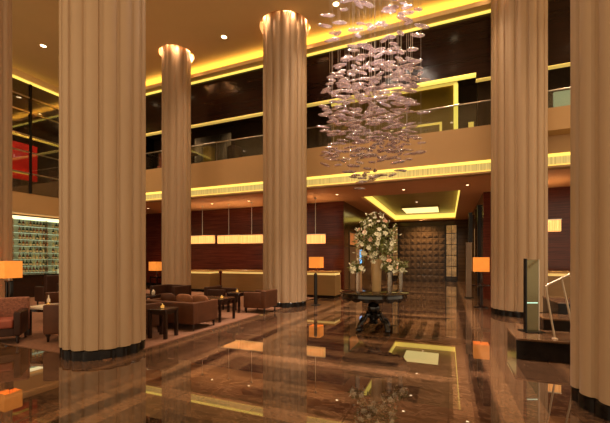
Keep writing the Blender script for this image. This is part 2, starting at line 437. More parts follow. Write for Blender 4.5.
# doors at the end of the corridor
def door(name, x0, x1, hs):
    o = struct(thing(name, None, None, ((x0 + x1) / 2, YD, 0)))
    w = x1 - x0; h = 3.6
    MB().box(-w / 2 + .01, -.02, .02, w / 2 - .01, .08, h).build('leaf', M['door_wood'], o)
    f = MB(); nc, nr = 4, 9
    cw, ch = w / nc, h / nr
    for i in range(nc):
        for j in range(nr):
            x = -w / 2 + i * cw; z = j * ch
            f.box(x + .04, -.07, z + .04, x + cw - .04, -.02, z + ch - .04, .018, 1)
            f.box(x + .12, -.12, z + .12, x + cw - .12, -.07, z + ch - .12, .015, 1)
    f.build('panel_grid', M['door_wood'], o)
    MB().tube([(hs * (w / 2 - .07), -.13, .9), (hs * (w / 2 - .07), -.13, 1.7)], .018).build('door_handle', M['steel'], o)
door('door_1', -3.05, -1.61, 1); door('door_2', -1.61, -0.17, -1)
def sidelight(name, x0, x1):
    o = struct(thing(name, None, None, (x0, YD, 0))); w = x1 - x0
    MB().box(0.02, .06, 0.3, w - .02, .1, 3.6).build('lit_backing', M['vitrine_glow'], o)
    f = MB()
    for x in (0, w - .06): f.box(x, -.05, 0, x + .06, .05, 3.62)
    f.box(w / 2 - .012, -.03, 0, w / 2 + .012, .03, 3.6)
    for z in (0, .28, .95, 1.65, 2.35, 3.05, 3.58): f.box(0, -.04, z, w, .04, z + .04)
    f.build('window_frame', M['black_metal'], o)
    MB().box(.05, -.01, .3, w - .05, 0, 3.6).build('pane', M['clear_glass'], o)
sidelight('window_2', -3.52, -3.07); sidelight('window_3', -0.15, 0.56)
wall('trim_25', -4.1, YD - .03, 0, -3.52, YD + .12, 3.62, M['bronze'])
wall('trim_26', 0.58, YD - .03, 0, 1.2, YD + .12, 3.62, M['bronze'])
# vertical fins, and glow panels added for light reflected on the corridor's right wall
for i, yy in enumerate((15.2, 16.6, 18.6, 20.8)):
    wall('trim_%d' % (27 + i), CRX - .12, yy, 0, CRX, yy + .16, 3.6, M['bronze'] if i else M['black_metal'])
wall('trim_33', CRX - .03, 16.9, .8, CRX, 18.4, 2.9, M['vitrine_glow'])
wall('trim_34', CRX - .03, 18.9, .8, CRX, 20.6, 2.9, M['vitrine_glow'])
wall('baseboard_back', XL, YB - .03, 0, CLX, YB, .15, M['black_stone'])

# coffer light panel
t = thing('ceiling_light_panel', 'rectangular glowing light panel in the middle of the corridor ceiling coffer', 'ceiling light', (-1.45, 21.2, 4.32))
MB().box(-.95, -1.25, -.03, .95, 1.25, 0).build('diffuser', mat('panel_diffuser', (1, .9, .5, 1), .5, emit=(1, .78, .28, 1), estr=1.6, var=.03), t)
f = MB()
f.box(-1.0, -1.3, -.05, -.95, 1.3, 0); f.box(.95, -1.3, -.05, 1.0, 1.3, 0); f.box(-1, -1.3, -.05, 1, -1.25, 0); f.box(-1, 1.25, -.05, 1, 1.3, 0)
f.build('frame', M['olive'], t)

# ------------------------------------------------------------------ columns
def column(x, y, R, N, label, rot=0.0):
    t = thing('fluted_column', label, 'column', (x, y, 0), rot, 'fluted columns')
    a = 0.05 * R / 0.6
    def rad(r, th, z):
        u = (N * th / (2 * PI)) % 1.0
        if u < .24: return r - a
        return r - .6 * a + .6 * a * math.sin(PI * (u - .24) / .76) ** .8
    MB().lathe([(R, .15), (R, 2.2), (R, 4.4), (R, 6.6), (R, CEIL + .29)], N * 20, rad=rad, cap=False).build('shaft', M['column'], t, True)
    MB().lathe([(R * .985, 0), (R * .985, .13), (R * .96, .15), (R * .7, .15)], N * 8, rad=lambda r, th, z: r - a * .6 + a * .6 * abs(math.sin(N * th / 2))).build('plinth', M['black_stone'], t)
    L = MB()
    nl = 10
    for i in range(nl):
        th = 2 * PI * i / nl
        L.lathe([(0, -.02), (.02, -.02), (.026, 0)], 8, ((R + .05) * math.cos(th), (R + .05) * math.sin(th), CEIL + .29))
        if i % 2 == 0:
            l = bpy.data.lights.new('recess_wash', 'POINT'); l.energy = 15; l.color = (1, .62, .34); l.shadow_soft_size = .02
            o = bpy.data.objects.new('recess_lamp', l); COL.objects.link(o); o.parent = t
            o.location = ((R + .06) * math.cos(th), (R + .06) * math.sin(th), CEIL + .16)
            l = bpy.data.lights.new('column_wash', 'SPOT'); l.energy = 60; l.color = (1, .64, .36); l.spot_size = 1.8; l.spot_blend = 1; l.shadow_soft_size = .03
            o = bpy.data.objects.new('spot_lamp', l); COL.objects.link(o); o.parent = t
            o.location = ((R + .06) * math.cos(th + .3), (R + .06) * math.sin(th + .3), CEIL + .1)
    L.build('spot_ring', M['ring'], t)
    return t
for cc, lab in zip(COLS, ('large fluted column at the left foreground, standing on a black stone base',
        'fluted column behind the brown armchair, its glowing top ring in view',
        'slimmest fluted column rising behind the lounge sofas',
        'fluted column behind the mirrored totem at the foot of the stairs',
        'cropped fluted column in the right foreground beside the stair platform',
        'cropped fluted column at the far left edge behind a table lamp')):
    column(cc[0], cc[1], cc[2], cc[3], lab, cc[4])

# ------------------------------------------------------------------ downlights
dl = None
def downlight(x, y, z, power, label, group, rr=.09, ang=1.9):
    global dl
    t = thing('downlight', label, 'downlight', (x, y, z), 0, group)
    MB().lathe([(rr, -.012), (rr * 1.35, -.012), (rr * 1.4, 0), (rr, 0)], 20, cap=False).build('trim_ring', M['ceiling'], t)
    MB().lathe([(0, -.006), (rr, -.006), (rr, 0)], 20).build('lens', M['bulb'], t)
    if power:
        l = bpy.data.lights.new('downlight_beam', 'SPOT'); l.energy = power; l.color = (1, .74, .48)
        l.spot_size = ang; l.spot_blend = .9; l.shadow_soft_size = .12
        o = bpy.data.objects.new('beam', l); COL.objects.link(o); o.parent = t; o.location = (0, 0, -.04)
    return t
for x in (-13, -10.9, -6.9, -3.0, 0.2, 4.0):
    for y in (2.0, 4.9, 7.6, 9.6):
        downlight(x, y, CEIL, 330 if y > 7 else 110, 'small round recessed downlight in the high lobby ceiling', 'downlights in the lobby ceiling')
for x in (-13.5, -11.6, -9.7, -7.8, -5.9, -3.9, -1.45, 0.6, 2.6):
    downlight(x, 12.6, SZ, 170, 'small recessed downlight in the low soffit in front of reception', 'downlights in the soffit', .05, 2.0)
for y in (15.2, 18.2, 22.75):  # farthest lamp is added to wash the doors
    downlight(-1.45, y, 4.32, 950, 'recessed downlight in the corridor coffer, the farthest added to wash the wooden doors', 'downlights in the coffer', .05, 2.2)
for y in (7.0, 8.6, 9.8):  # added lamps that lighten the room behind the glass
    downlight(-17.0, y, 8.0, 160, 'small downlight added behind the glass to light the left upper room', 'added downlights behind the left glass', .05, 2.4)
for x in (-12, -9, -6, -2):  # added lamps, they brighten the mezzanine interior
    downlight(x, 13.0, 8.3, 170, 'tiny recessed downlight added to brighten the mezzanine seating', 'added downlights over the mezzanine', .05, 2.2)

# ------------------------------------------------------------------ reception
def pendant(x, y, z, w, label):
    t = thing('pendant_lamp', label, 'pendant lamp', (x, y, z), 0, 'amber crystal pendants')
    b = MB(); b.box(-w / 2, -.07, 0, w / 2, .07, .36, .012, 1)
    sh = b.build('lamp_shade', M['pendant'], t)
    d = MB(); n = int(w / .055)
    for i in range(n):
        xx = -w / 2 + (i + .5) * w / n
        d.box(xx - .02, -.085, .01 + .02 * (i % 2), xx + .02, -.07, .35, .006, 1)
    d.build('crystal_drops', M['pendant'], sh)
    MB().box(-w / 2 - .01, -.08, .36, w / 2 + .01, .08, .385).build('top_plate', M['steel'], t)
    MB().tube([(0, 0, .38), (0, 0, SZ - z)], .011).build('rod', M['steel'], t)
    MB().lathe([(.06, 0), (.06, .03), (.02, .03)], 16, (0, 0, SZ - z - .03)).build('ceiling_rose', M['steel'], t)
    l = bpy.data.lights.new('soffit_fill', 'SPOT'); l.energy = 60; l.color = (1, .62, .30); l.shadow_soft_size = .1; l.spot_size = 2.3; l.spot_blend = 1  # upward beam added to brighten the soffit
    o = bpy.data.objects.new('added_uplight', l); COL.objects.link(o); o.parent = t; o.location = (0, 0, .42); o.rotation_euler = (PI, 0, 0)
pendant(-10.55, 13.0, 2.17, 1.33, 'leftmost amber crystal pendant, hanging beside the slim fluted column')
pendant(-9.09, 13.0, 2.15, 1.13, 'middle amber crystal pendant over the reception desk')
pendant(-7.9, 13.0, 2.14, 1.13, 'amber crystal pendant over the reception desk, just left of the column with the glowing ring')
pendant(-4.93, 13.0, 2.08, .82, 'amber crystal pendant above the desk lamp right of the column with the glowing ring')
pendant(2.86, 13.0, 2.33, .78, 'amber crystal pendant seen between the two right hand columns')

def desk(x0, x1, y, h, label):
    t = thing('reception_desk', label, 'reception desk', ((x0 + x1) / 2, y, 0), 0, 'reception desks'); w = x1 - x0
    MB().box(-w / 2, 0, .1, w / 2, .75, h - .14, .01, 1).build('body', M['desk'], t)
    MB().box(-w / 2 + .05, .05, 0, w / 2 - .05, .7, .1).build('toe_kick', M['black_stone'], t)
    MB().box(-w / 2, -.05, h - .06, w / 2, .8, h, .008, 1).build('counter_top', M['desk_top'], t)
    MB().box(-w / 2 + .03, .02, h - .14, w / 2 - .03, .7, h - .06).build('light_gap', mat('desk_glow', (1, .8, .4, 1), .5, emit=(.9, .55, .14, 1), estr=.7, var=.1), t)
desk(-10.95, -9.75, 12.5, .95, 'left reception desk with glowing counter edge behind the sofas')
desk(-9.12, -6.2, 12.5, .98, 'long reception desk with glowing counter edge left of the ringed column')
desk(-5.0, -3.85, 12.2, 1.0, 'concierge desk right of the ringed column, carrying a lit lamp')
desk(2.6, 4.6, 12.4, 1.10, 'reception desk seen between the two right hand columns')

def table_lamp(x, y, z, w, h, base_h, label, style='post'):
    t = thing('table_lamp', label, 'lamp', (x, y, z))
    if style == 'frame':
        b = MB(); b.box(-.11, -.07, 0, .11, .07, .025)
        for s in (-1, 1): b.box(s * .06 - .03, -.03, .025, s * .06 + .03, .03, base_h - .06, .006, 1)
        b.box(-.09, -.035, base_h - .08, .09, .035, base_h - .05); b.build('base', M['ebony'], t)
    else:
        MB().lathe([(.1, 0), (.1, .02), (.03, .04), (.045, base_h * .4), (.025, base_h * .7), (.012, base_h)], 16).build('base', M['dark_wood'], t, True)
    MB().tube([(0, 0, base_h - .06), (0, 0, base_h + h * .5)], .008).build('stem', M['steel'], t)
    f = MB()
    o_, i_ = w / 2, w / 2 - .008
    f.box(-o_, -o_, base_h, o_, -i_, base_h + h); f.box(-o_, i_, base_h, o_, o_, base_h + h)
    f.box(-o_, -i_, base_h, -i_, i_, base_h + h); f.box(i_, -i_, base_h, o_, i_, base_h + h)
    f.build('lamp_shade', M['shade'], t)
    l = bpy.data.lights.new('lamp_glow', 'POINT'); l.energy = 3; l.color = (1, .5, .16); l.shadow_soft_size = .06
    o = bpy.data.objects.new('bulb', l); COL.objects.link(o); o.parent = t; o.location = (0, 0, base_h + h * .45)
    return t
table_lamp(-4.72, 12.55, 1.0, .44, .42, .12, 'square orange lamp glowing on the concierge desk right of the ringed column')
table_lamp(-13.95, 13.6, .55, .55, .45, .30, 'square orange lamp at the back, between the foreground column and the slim one')
table_lamp(-7.95, 4.03, .65, .30, .33, .46, 'square orange lamp on a dark twin post base at the far left edge', 'frame')

def side_table(x, y, w, h, rz, label, top=None, group=None):
    t = thing('side_table', label, 'side table', (x, y, 0), rz, group)
    MB().box(-w / 2, -w / 2, h - .05, w / 2, w / 2, h, .008, 1).build('table_top', top or M['dark_wood'], t)
    MB().box(-w / 2 + .03, -w / 2 + .03, h - .10, w / 2 - .03, w / 2 - .03, h - .05).build('apron', M['dark_wood'], t)
    for sx in (-1, 1):
        for sy in (-1, 1):
            MB().box(sx * (w / 2 - .035) - .028, sy * (w / 2 - .035) - .028, 0, sx * (w / 2 - .035) + .028, sy * (w / 2 - .035) + .028, h - .05).build('leg', M['dark_wood'], t)
    return t
side_table(-13.95, 13.6, .5, .55, 0, 'small dark table under the lamp at the back, beside the slim column')
side_table(-7.95, 4.03, .34, .65, .2, 'small dark table under the lamp at the far left edge')

# ------------------------------------------------------------------ lounge
wall('floor_carpet', XL, 3.55, -.01, -4.62, 12.2, .012, M['carpet'])

def armchair(x, y, rz, label, w=.74, d=.74, h=.64, arm=.60, m='leather', seat='leather', back=None):
    """faces +Y in its own frame"""
    t = thing('armchair', label, 'armchair', (x, y, .012), rz)
    m = M[m]
    MB().box(-w / 2, -d / 2, .14, w / 2, -d / 2 + .14, h, .03, 3).build('backrest', M[back] if back else m, t, True)
    for s in (-1, 1):
        MB().box(min(s * w / 2, s * (w / 2 - .11)), -d / 2 + .125, .14, max(s * w / 2, s * (w / 2 - .11)), d / 2, arm, .03, 3).build('armrest', m, t, True)
    MB().box(-w / 2 + .1, -d / 2 + .12, .14, w / 2 - .1, d / 2 - .01, .28, .01, 1).build('seat_base', m, t)
    MB().box(-w / 2 + .115, -d / 2 + .145, .28, w / 2 - .115, d / 2 + .01, .42, .035, 3).build('seat_cushion', M[seat], t, True)
    for sx in (-1, 1):
        for sy in (-1, 1):
            MB().lathe([(.018, 0), (.03, .145)], 8, (sx * (w / 2 - .06), sy * (d / 2 - .06), 0)).build('leg', M['dark_wood'], t)
    return t
def sofa(x, y, rz, w, label, h=.575, d=.8, m='leather', cush=2):
    t = thing('sofa', label, 'sofa', (x, y, .012), rz)
    mm = M[m]
    MB().box(-w / 2, -d / 2, .14, w / 2, -d / 2 + .15, h, .025, 3).build('backrest', mm, t, True)
    for s in (-1, 1):
        MB().box(min(s * w / 2, s * (w / 2 - .12)), -d / 2 + .13, .14, max(s * w / 2, s * (w / 2 - .12)), d / 2, h, .025, 3).build('armrest', mm, t, True)
    MB().box(-w / 2 + .1, -d / 2 + .12, .14, w / 2 - .1, d / 2 - .01, .27, .01, 1).build('seat_base', mm, t)
    iw = w - .25
    for i in range(cush):
        x0 = -iw / 2 + i * iw / cush
        MB().box(x0 + .005, -d / 2 + .15, .27, x0 + iw / cush - .005, d / 2, .41, .035, 3).build('seat_cushion', mm, t, True)
    for sx in (-1, 1):
        for sy in (-1, 1):
            MB().lathe([(.018, 0), (.032, .145)], 8, (sx * (w / 2 - .07), sy * (d / 2 - .07), 0)).build('leg', M['dark_wood'], t)
    return t
def cushion(x, y, z, rz, tilt, label, m='cushion', s=.42):
    o = MB()
    rows = []
    n = 9
    t = bmesh.new()
    bmesh.ops.create_uvsphere(t, u_segments=24, v_segments=12, radius=.5)
    for v in t.verts:
        c = v.co
        c.x = math.copysign(abs(c.x * 2) ** .55, c.x) / 2 * s
        c.z = math.copysign(abs(c.z * 2) ** .7, c.z) / 2 * s * .8
        c.y *= .28 * s * (1.3 - 1.2 * max(abs(c.x), abs(c.z)) / s)
    o.add(t)
    c = o.build('throw_cushion', M[m], None, True)
    c.location = (x, y, z); c.rotation_euler = (tilt, 0, rz)
    return tag(c, label, 'cushion')

sofa(-5.42, 5.95, 0, 1.40, 'brown leather sofa with its back to the camera, right of the foreground column')
cushion(-5.40, 6.06, .535, .05, .25, 'tan cushion on the near brown sofa, in the middle', 'cushion', .44)
cushion(-4.96, 6.06, .535, -.02, .25, 'tan cushion on the near brown sofa, closest to its right arm', 'cushion', .44)
cushion(-5.86, 6.06, .535, .02, .25, 'brown cushion on the near brown sofa, closest to its left arm', 'leather', .44)
side_table(-4.97, 5.0, .40, .555, .15, 'dark square side table with a lit candle, in front of the near sofa')
armchair(-5.72, 5.02, -.2, 'brown armchair half hidden behind the foreground column, beside the candle table')
tag(MB().box(-.11, -.08, 0, .11, .08, .03, .004, 1).build('book', M['book'], None, False, (-5.30, 4.72, .66)), None, None)
bpy.data.objects.remove(bpy.data.objects['book'])
armchair(-4.80, 8.38, PI / 2, 'brown tub armchair standing right in front of the ringed column', .72, .68, .61, .57, 'leather')
side_table(-5.42, 8.15, .42, .55, 0, 'dark side table between two brown armchairs before the ringed column')
armchair(-6.25, 8.55, -PI / 2, 'brown armchair left of the dark side table, facing the ringed column', .72, .70, .64, .58, 'leather_dark')
sofa(-7.75, 8.1, PI, .96, 'short dark brown sofa in front of the slim fluted column', .66, .72, 'leather_dark', 1)
def coffee_table(x, y, w, d, h, label):
    t = thing('coffee_table', label, 'coffee table', (x, y, .012))
    MB().box(-w / 2, -d / 2, h - .05, w / 2, d / 2, h, .006, 1).build('table_top', M['dark_wood'], t)
    for sx in (-1, 1):
        for sy in (-1, 1):
            MB().box(sx * (w / 2 - .03) - .025, sy * (d / 2 - .03) - .025, 0, sx * (w / 2 - .03) + .025, sy * (d / 2 - .03) + .025, h - .05).build('leg', M['dark_wood'], t)
coffee_table(-5.33, 6.88, 1.0, .62, .53, 'dark coffee table behind the near brown sofa')
coffee_table(-7.35, 6.7, .8, .6, .53, 'dark coffee table with white jars, beyond the foreground column')
armchair(-8.6, 7.0, -PI / 2, 'dark armchair at the back left, next to the table with white jars', .7, .7, .66, .6, 'leather_dark')
armchair(-7.30, 3.60, 4.02, 'armchair with patterned back and red seat at the far left edge', .66, .66, .76, .56, 'leather_dark', 'red_fabric', 'pattern_fabric')
side_table(-7.28, 4.36, .50, .565, .2, 'small table with a pale glass top beyond the patterned armchair', M['white_ceramic'])
armchair(-6.42, 4.32, .5, 'dark brown armchair with its back to the camera, left of the foreground column', .74, .72, .66, .56, 'leather')
sofa(-8.05, 5.45, PI - .25, 1.7, 'brown sofa behind the small pale topped table at the left', .66, .8, 'leather', 2)
cushion(-7.9, 5.50, .66, .1, -.2, 'tan cushion on the brown sofa behind the pale topped table', 'cushion', .42)
armchair(-9.3, 6.3, -PI / 2, 'dark armchair in front of the bar counter at the left', .7, .7, .82, .6, 'leather_dark')
armchair(-11.6, 7.0, PI / 2, 'dark high backed chair next to the bar counter', .6, .6, .95, .6, 'leather_dark')

def candle(x, y, z, label, s=1.0):
    s *= .85
    t = thing('candle_holder', label, 'candle', (x, y, z), 0, 'tea light candles')
    MB().lathe([(.0, 0), (.03 * s, 0), (.042 * s, .03 * s), (.045 * s, .085 * s), (.041 * s, .085 * s), (.036 * s, .03 * s), (0, .012)], 16).build('glass_cup', M['vase_glass'], t, True)
    MB().lathe([(.034 * s, .012), (.034 * s, .05 * s), (.012 * s, .055 * s), (.008 * s, .075 * s), (0, .09 * s)], 12).build('candle', M['flame'], t, True)
candle(-4.97, 4.98, .555, 'tea light candle in a glass on the side table in front of the near sofa', 1.15)
candle(-4.95, 6.80, .542, 'tea light candle on the coffee table behind the near sofa', 1.15)
candle(-5.42, 8.15, .55, 'tea light candle on the side table between the two armchairs', 1.15)
candle(-7.25, 6.6, .542, 'tea light candle on the coffee table with white jars', 1.1)
candle(-7.2, 4.3, .565, 'tea light candle on the pale topped table at the left', 1.0)
def jar(x, y, z, label, grp=None):
    t = thing('white_jar', label, 'jar', (x, y, z), 0, grp)
    MB().lathe([(.03, 0), (.045, .02), (.045, .08), (.025, .10)], 14).build('body', M['white_ceramic'], t, True)
    MB().lathe([(.026, .10), (.028, .115), (.008, .13), (0, .135)], 14).build('lid', M['white_ceramic'], t, True)
jar(-7.45, 6.72, .542, 'white ceramic jar, left one of the pair on the coffee table')
jar(-7.12, 6.82, .542, 'white ceramic jar, right one of the pair on the coffee table')
t = thing('bottle', 'small white bottle on the pale topped table at the left', 'bottle', (-7.44, 4.45, .565))
MB().lathe([(.028, 0), (.03, .01), (.03, .1), (.012, .14), (.012, .19)], 14).build('body', M['white_ceramic'], t, True)
MB().lathe([(.014, .19), (.014, .21), (0, .21)], 12).build('cap', M['black_metal'], t)

# bar and wine wall
t = thing('bar_counter', 'long dark bar counter below the lit wine wall', 'bar counter', (-14.9, 8.6, 0))
MB().box(-.3, -2.6, 0, .3, 2.6, .82, .01, 1).build('body', M['dark_wood'], t)
MB().box(-.34, -2.65, .82, .36, 2.65, .87, .008, 1).build('counter_top', M['ebony'], t)
tc = MB().box(-.01, -.14, 0, .01, .14, .2, .004, 1).build('menu_card', M['mint_glow'], None, False, (-14.62, 9.22, .87))
tag(tc, 'small pale card standing on the dark bar counter', 'card')
RX = -16.05
rk = thing('wine_rack', 'tall backlit wine wall with glass shelves behind the bar at the left', 'wine rack', (RX, 8.85, 0))
MB().box(-.22, -1.9, .85, -.19, 1.9, 3.2).build('backlight', M['rack_glow'], rk)
MB().box(-.18, -1.9, 3.10, .12, 1.9, 3.2).build('top_light', M['rack_lamp'], rk)
NROW = 8; Z0 = .90; DZ = .272
for r in range(NROW + 1):
    MB().box(-.18, -1.9, Z0 + r * DZ - .012, .10, 1.9, Z0 + r * DZ).build('shelf', M['shelf_glass'], rk)
for yy in (-1.9, -.63, .63, 1.9):
    MB().box(-.18, yy - .012, .85, .10, yy + .012, 3.2).build('upright', M['steel'], rk)
def bottle_meshes(bm_):
    b = MB().lathe([(.044, 0), (.047, .01), (.047, .14), (.016, .185), (.015, .235), (.018, .238), (.017, .25)], 10).mesh('bottle_body', bm_, True)
    l = MB().lathe([(.0476, .035), (.0476, .10)], 10, cap=False).mesh('paper_label', M['label_paper'], True)
    return b, l
BM = [bottle_meshes(M[n]) for n in ('bottle_green', 'bottle_amber', 'bottle_red', 'bottle_clear')]
rows_ = ['lowest', 'second lowest', 'third lowest', 'fourth lowest', 'fourth from the top', 'third from the top', 'second from the top', 'topmost']
for r in range(NROW):
    for i in range(21):
        yy = 7.62 + i * .128 + random.uniform(-.012, .012)
        if min(abs(yy - 8.37), abs(yy - 9.63)) < .07: continue
        b, l = random.choices(BM, (3, 4, 4, 2))[0] if i < 9 else random.choices(BM, (3, 3, 1, 4))[0]
        t = thing('wine_bottle', 'wine bottle standing on the %s shelf of the lit wine wall' % rows_[r], 'bottle', (RX - .02, yy, Z0 + r * DZ), random.uniform(0, 6), 'bottles on the %s wine shelf' % rows_[r])
        link('bottle_body', b, t); link('paper_label', l, t)

# ------------------------------------------------------------------ centre table
TX, TY, TZ = -1.45, 7.29, .80
t = thing('round_table', 'round black pedestal table with scalloped apron below the glass chandelier', 'table', (TX, TY, 0))
MB().lathe([(0, .765), (.70, .765), (.725, .775), (.73, .79), (.715, .80), (0, .80)], 64).build('table_top', M['table_top'], t, True)
ap = MB(); tb = bmesh.new(); NS = 144; R0 = .665
rings = []
for i in range(NS):
    a = 2 * PI * i / NS; ca, sa = math.cos(a), math.sin(a)
    lo = .765 - .105 - .04 * abs(math.sin(a * 9))
    rings.append([tb.verts.new((R0 * ca, R0 * sa, .766)), tb.verts.new(((R0 + .02) * ca, (R0 + .02) * sa, .70)), tb.verts.new((R0 * ca, R0 * sa, lo)), tb.verts.new(((R0 - .03) * ca, (R0 - .03) * sa, lo)), tb.verts.new(((R0 - .03) * ca, (R0 - .03) * sa, .766))])
for i in range(NS):
    a, b = rings[i], rings[(i + 1) % NS]
    for k in range(4): tb.faces.new((a[k], b[k], b[k + 1], a[k + 1]))
ap.add(tb); ap.build('scalloped_apron', M['ebony'], t)
MB().lathe([(.10, .12), (.11, .16), (.08, .20), (.06, .26), (.075, .32), (.13, .40), (.14, .46), (.11, .53), (.06, .58), (.055, .62), (.10, .66), (.13, .70), (.3, .74), (.3, .766)], 32).build('pedestal', M['ebony'], t, True)
for i in range(4):
    th = i * PI / 2 + PI / 4 + .15
    ca, sa = math.cos(th), math.sin(th)
    pr = [(.06, .24), (.13, .30), (.20, .30), (.24, .24), (.28, .19), (.33, .19), (.37, .15), (.40, .09), (.41, .045)]
    lg = MB().tube([(r * ca, r * sa, z) for r, z in pr], lambda u: .055 - .018 * math.sin(u * PI) + (.01 if u > .9 else 0), 10)
    lg.build('leg', M['ebony'], t, True)
    kn = MB(); sp = bmesh.new(); bmesh.ops.create_uvsphere(sp, u_segments=14, v_segments=8, radius=.062)
    bmesh.ops.translate(sp, vec=(.16 * ca, .16 * sa, .315), verts=sp.verts); kn.add(sp)
    kn.build('scroll_knee', M['ebony'], t, True)
    ft = MB().lathe([(0, 0), (.045, 0), (.062, .03), (.055, .06), (.03, .075)], 14, (.41 * ca, .41 * sa, 0)); ft.build('foot', M['ebony'], t, True)

# flowers -----------------------------------------------------------------
def lily_mesh(m, name):
    b = bmesh.new()
    for k in range(6):
        a = k * PI / 3; L = .075 if k % 2 else .068; W = .021
        rows = []
        for j in range(6):
            u = j / 5
            r = .006 + L * (u ** .9) * .85; z = .055 * u - .035 * max(0, u - .55) * 2.2
            w = W * math.sin(PI * min(1, .12 + u * .88)) ** .8 * (1 if u < 1 else 0.05)
            p = []
            for s in (-1, 0, 1):
                x, y = r, s * w
                p.append(b.verts.new((x * math.cos(a) - y * math.sin(a), x * math.sin(a) + y * math.cos(a), z + (.006 * abs(s)))))
            rows.append(p)
        for j in range(5):
            for s in range(2): b.faces.new((rows[j][s], rows[j][s + 1], rows[j + 1][s + 1], rows[j + 1][s]))
    o = MB(); o.add(b); return o.mesh(name, m, True)
def bud_mesh(): return MB().lathe([(0, 0), (.010, .01), (.015, .035), (.010, .07), (0, .085)], 8).mesh('bud', M['petal'], True)
LILY = lily_mesh(M['petal'], 'lily'); LILYP = lily_mesh(M['petal_pink'], 'pink_lily'); BUD = bud_mesh()
def dirrot(d): return Vector((0, 0, 1)).rotation_difference(d).to_euler()
def bouquet(x, y, z, rx, rz, cz, nfl, nbud, nleaf, label, sc=1.0, droop=True, name='flower_bouquet'):
    t = thing(name, label, 'flowers', (x, y, z))
    lf = MB(); st = MB(); lb = bmesh.new()
    cen = Vector((0, 0, cz))
    def spot(lo=.75, hi=1.0):
        while True:
            v = Vector((random.gauss(0, 1), random.gauss(0, 1), random.gauss(0, 1))).normalized()
            if v.z < -.75: continue
            k = random.uniform(lo, hi)
            return v, Vector((v.x * rx * k, v.y * rx * k, v.z * rz * k)) + cen
    for i in range(nleaf):
        v, p = spot(.15, 1.0)
        L = random.uniform(.07, .14) * sc; w = L * .16
        d = (v + Vector((random.gauss(0, .5), random.gauss(0, .5), random.gauss(0, .5)))).normalized()
        s = d.cross(Vector((random.gauss(0, 1), random.gauss(0, 1), random.gauss(0, 1)))).normalized()
        n = d.cross(s)
        A = [p, p + d * L * .4 + s * w + n * .008, p + d * L, p + d * L * .4 - s * w + n * .008]
        lb.faces.new([lb.verts.new(q) for q in A])
    lf.add(lb); lf.build('foliage', M['leaf'], t)
    for i in range(26):
        v, p = spot(.3, .9)
        st.tube([(random.uniform(-.03, .03), random.uniform(-.03, .03), -.02), tuple(Vector((0, 0, cz * .4)) + (p - cen) * .2), tuple(p)], .0045, 5)
    st.build('stems', M['stem'], t)
    for i in range(nfl):
        v, p = spot(.7, 1.0)
        d = (v + Vector((0, -.25, .1))).normalized()
        o = link('lily', LILYP if random.random() < .18 else LILY, t, p); o.rotation_euler = dirrot(d); k = random.uniform(.8, 1.15) * sc; o.scale = (k, k, k)
    for i in range(nbud):
        v, p = spot(.85, 1.12)
        o = link('bud', BUD, t, p); o.rotation_euler = dirrot((v + Vector((random.gauss(0, .4), random.gauss(0, .4), .4))).normalized()); o.scale = (sc * .9,) * 3
    return t
t = thing('tall_vase', 'tall frosted beige vase at the centre of the round table', 'vase', (TX + .06, TY, TZ))
MB().lathe([(.085, 0), (.095, .02), (.105, .4), (.12, .68), (.11, .68), (.10, .64), (.09, .05), (0, .04)], 32).build('body', M['vase'], t, True)
bouquet(TX + .05, TY, TZ + .68, .43, .60, .36, 98, 92, 900, 'large ball of white lilies and foliage in the tall central vase', .86)
def small_vase(x, y, h, label, fl, n=9):
    t = thing('glass_vase', label, 'vase', (x, y, TZ), 0, 'small glass vases')
    MB().lathe([(.055, 0), (.055, .015), (.05, .02), (.05, h), (.055, h), (.055, .02)], 24, cap=True).build('body', M['vase_glass'], t, True)
    bouquet(x, y, TZ + h, .15, .13, .10, n, 6, 70, fl, 1.0)
# positions relative to the camera-facing side of the table
def rel(u, d):  # u to the right of the table centre, d towards the camera
    c, s = math.cos(math.radians(22.5)), math.sin(math.radians(22.5))
    return TX + u * c + d * s, TY + u * s - d * c
a = rel(-.36, .12); small_vase(a[0], a[1], .40, 'small glass vase at the left side of the round table', 'small bunch of white lilies left of the tall vase', 9)
a = rel(.26, .28); small_vase(a[0], a[1], .42, 'small glass vase in front, just right of the tall vase', 'small bunch of pink and white lilies just right of the tall vase', 9)
a = rel(.56, .0); small_vase(a[0], a[1], .42, 'small glass vase at the right rim of the round table', 'small bunch of white lilies at the right rim of the round table', 9)

# ------------------------------------------------------------------ chandelier
ch = thing('chandelier', 'huge chandelier of many smoky blown glass discs on fine wires above the round table', 'chandelier', (TX - .04, TY, 0))
MB().lathe([(0, CEIL - .06), (1.2, CEIL - .06), (1.25, CEIL)], 48).build('ceiling_plate', M['steel'], ch)
def disc_mesh(name, L, W, T, seed):
    rnd = random.Random(seed)
    b = bmesh.new(); bmesh.ops.create_uvsphere(b, u_segments=22, v_segments=12, radius=1)
    ph = rnd.uniform(0, 6)
    for v in b.verts:
        r = math.hypot(v.co.x, v.co.y); a = math.atan2(v.co.y, v.co.x)
        dip = 1 - .55 * math.exp(-(r / .5) ** 2)
        k = 1 + .07 * math.sin(2 * a + ph) + .05 * math.sin(3 * a - ph)
        v.co = Vector((v.co.x * L * k, v.co.y * W * k, v.co.z * T * dip * (1 + .22 * math.sin(5 * a + 2 * ph))))
    o = MB(); o.add(b); return o.mesh(name, M['chand'], True)
DISC = [disc_mesh('glass_disc', L, W, T, i) for i, (L, W, T) in enumerate(((.125, .054, .026), (.15, .05, .023), (.105, .05, .028), (.158, .06, .025), (.09, .045, .026)))]
pts = []
def zrad(z):
    if z < 3.22: return .42
    if z < 3.5: return .42 + (z - 3.22) / .28 * .62
    return 1.06
tries = 0
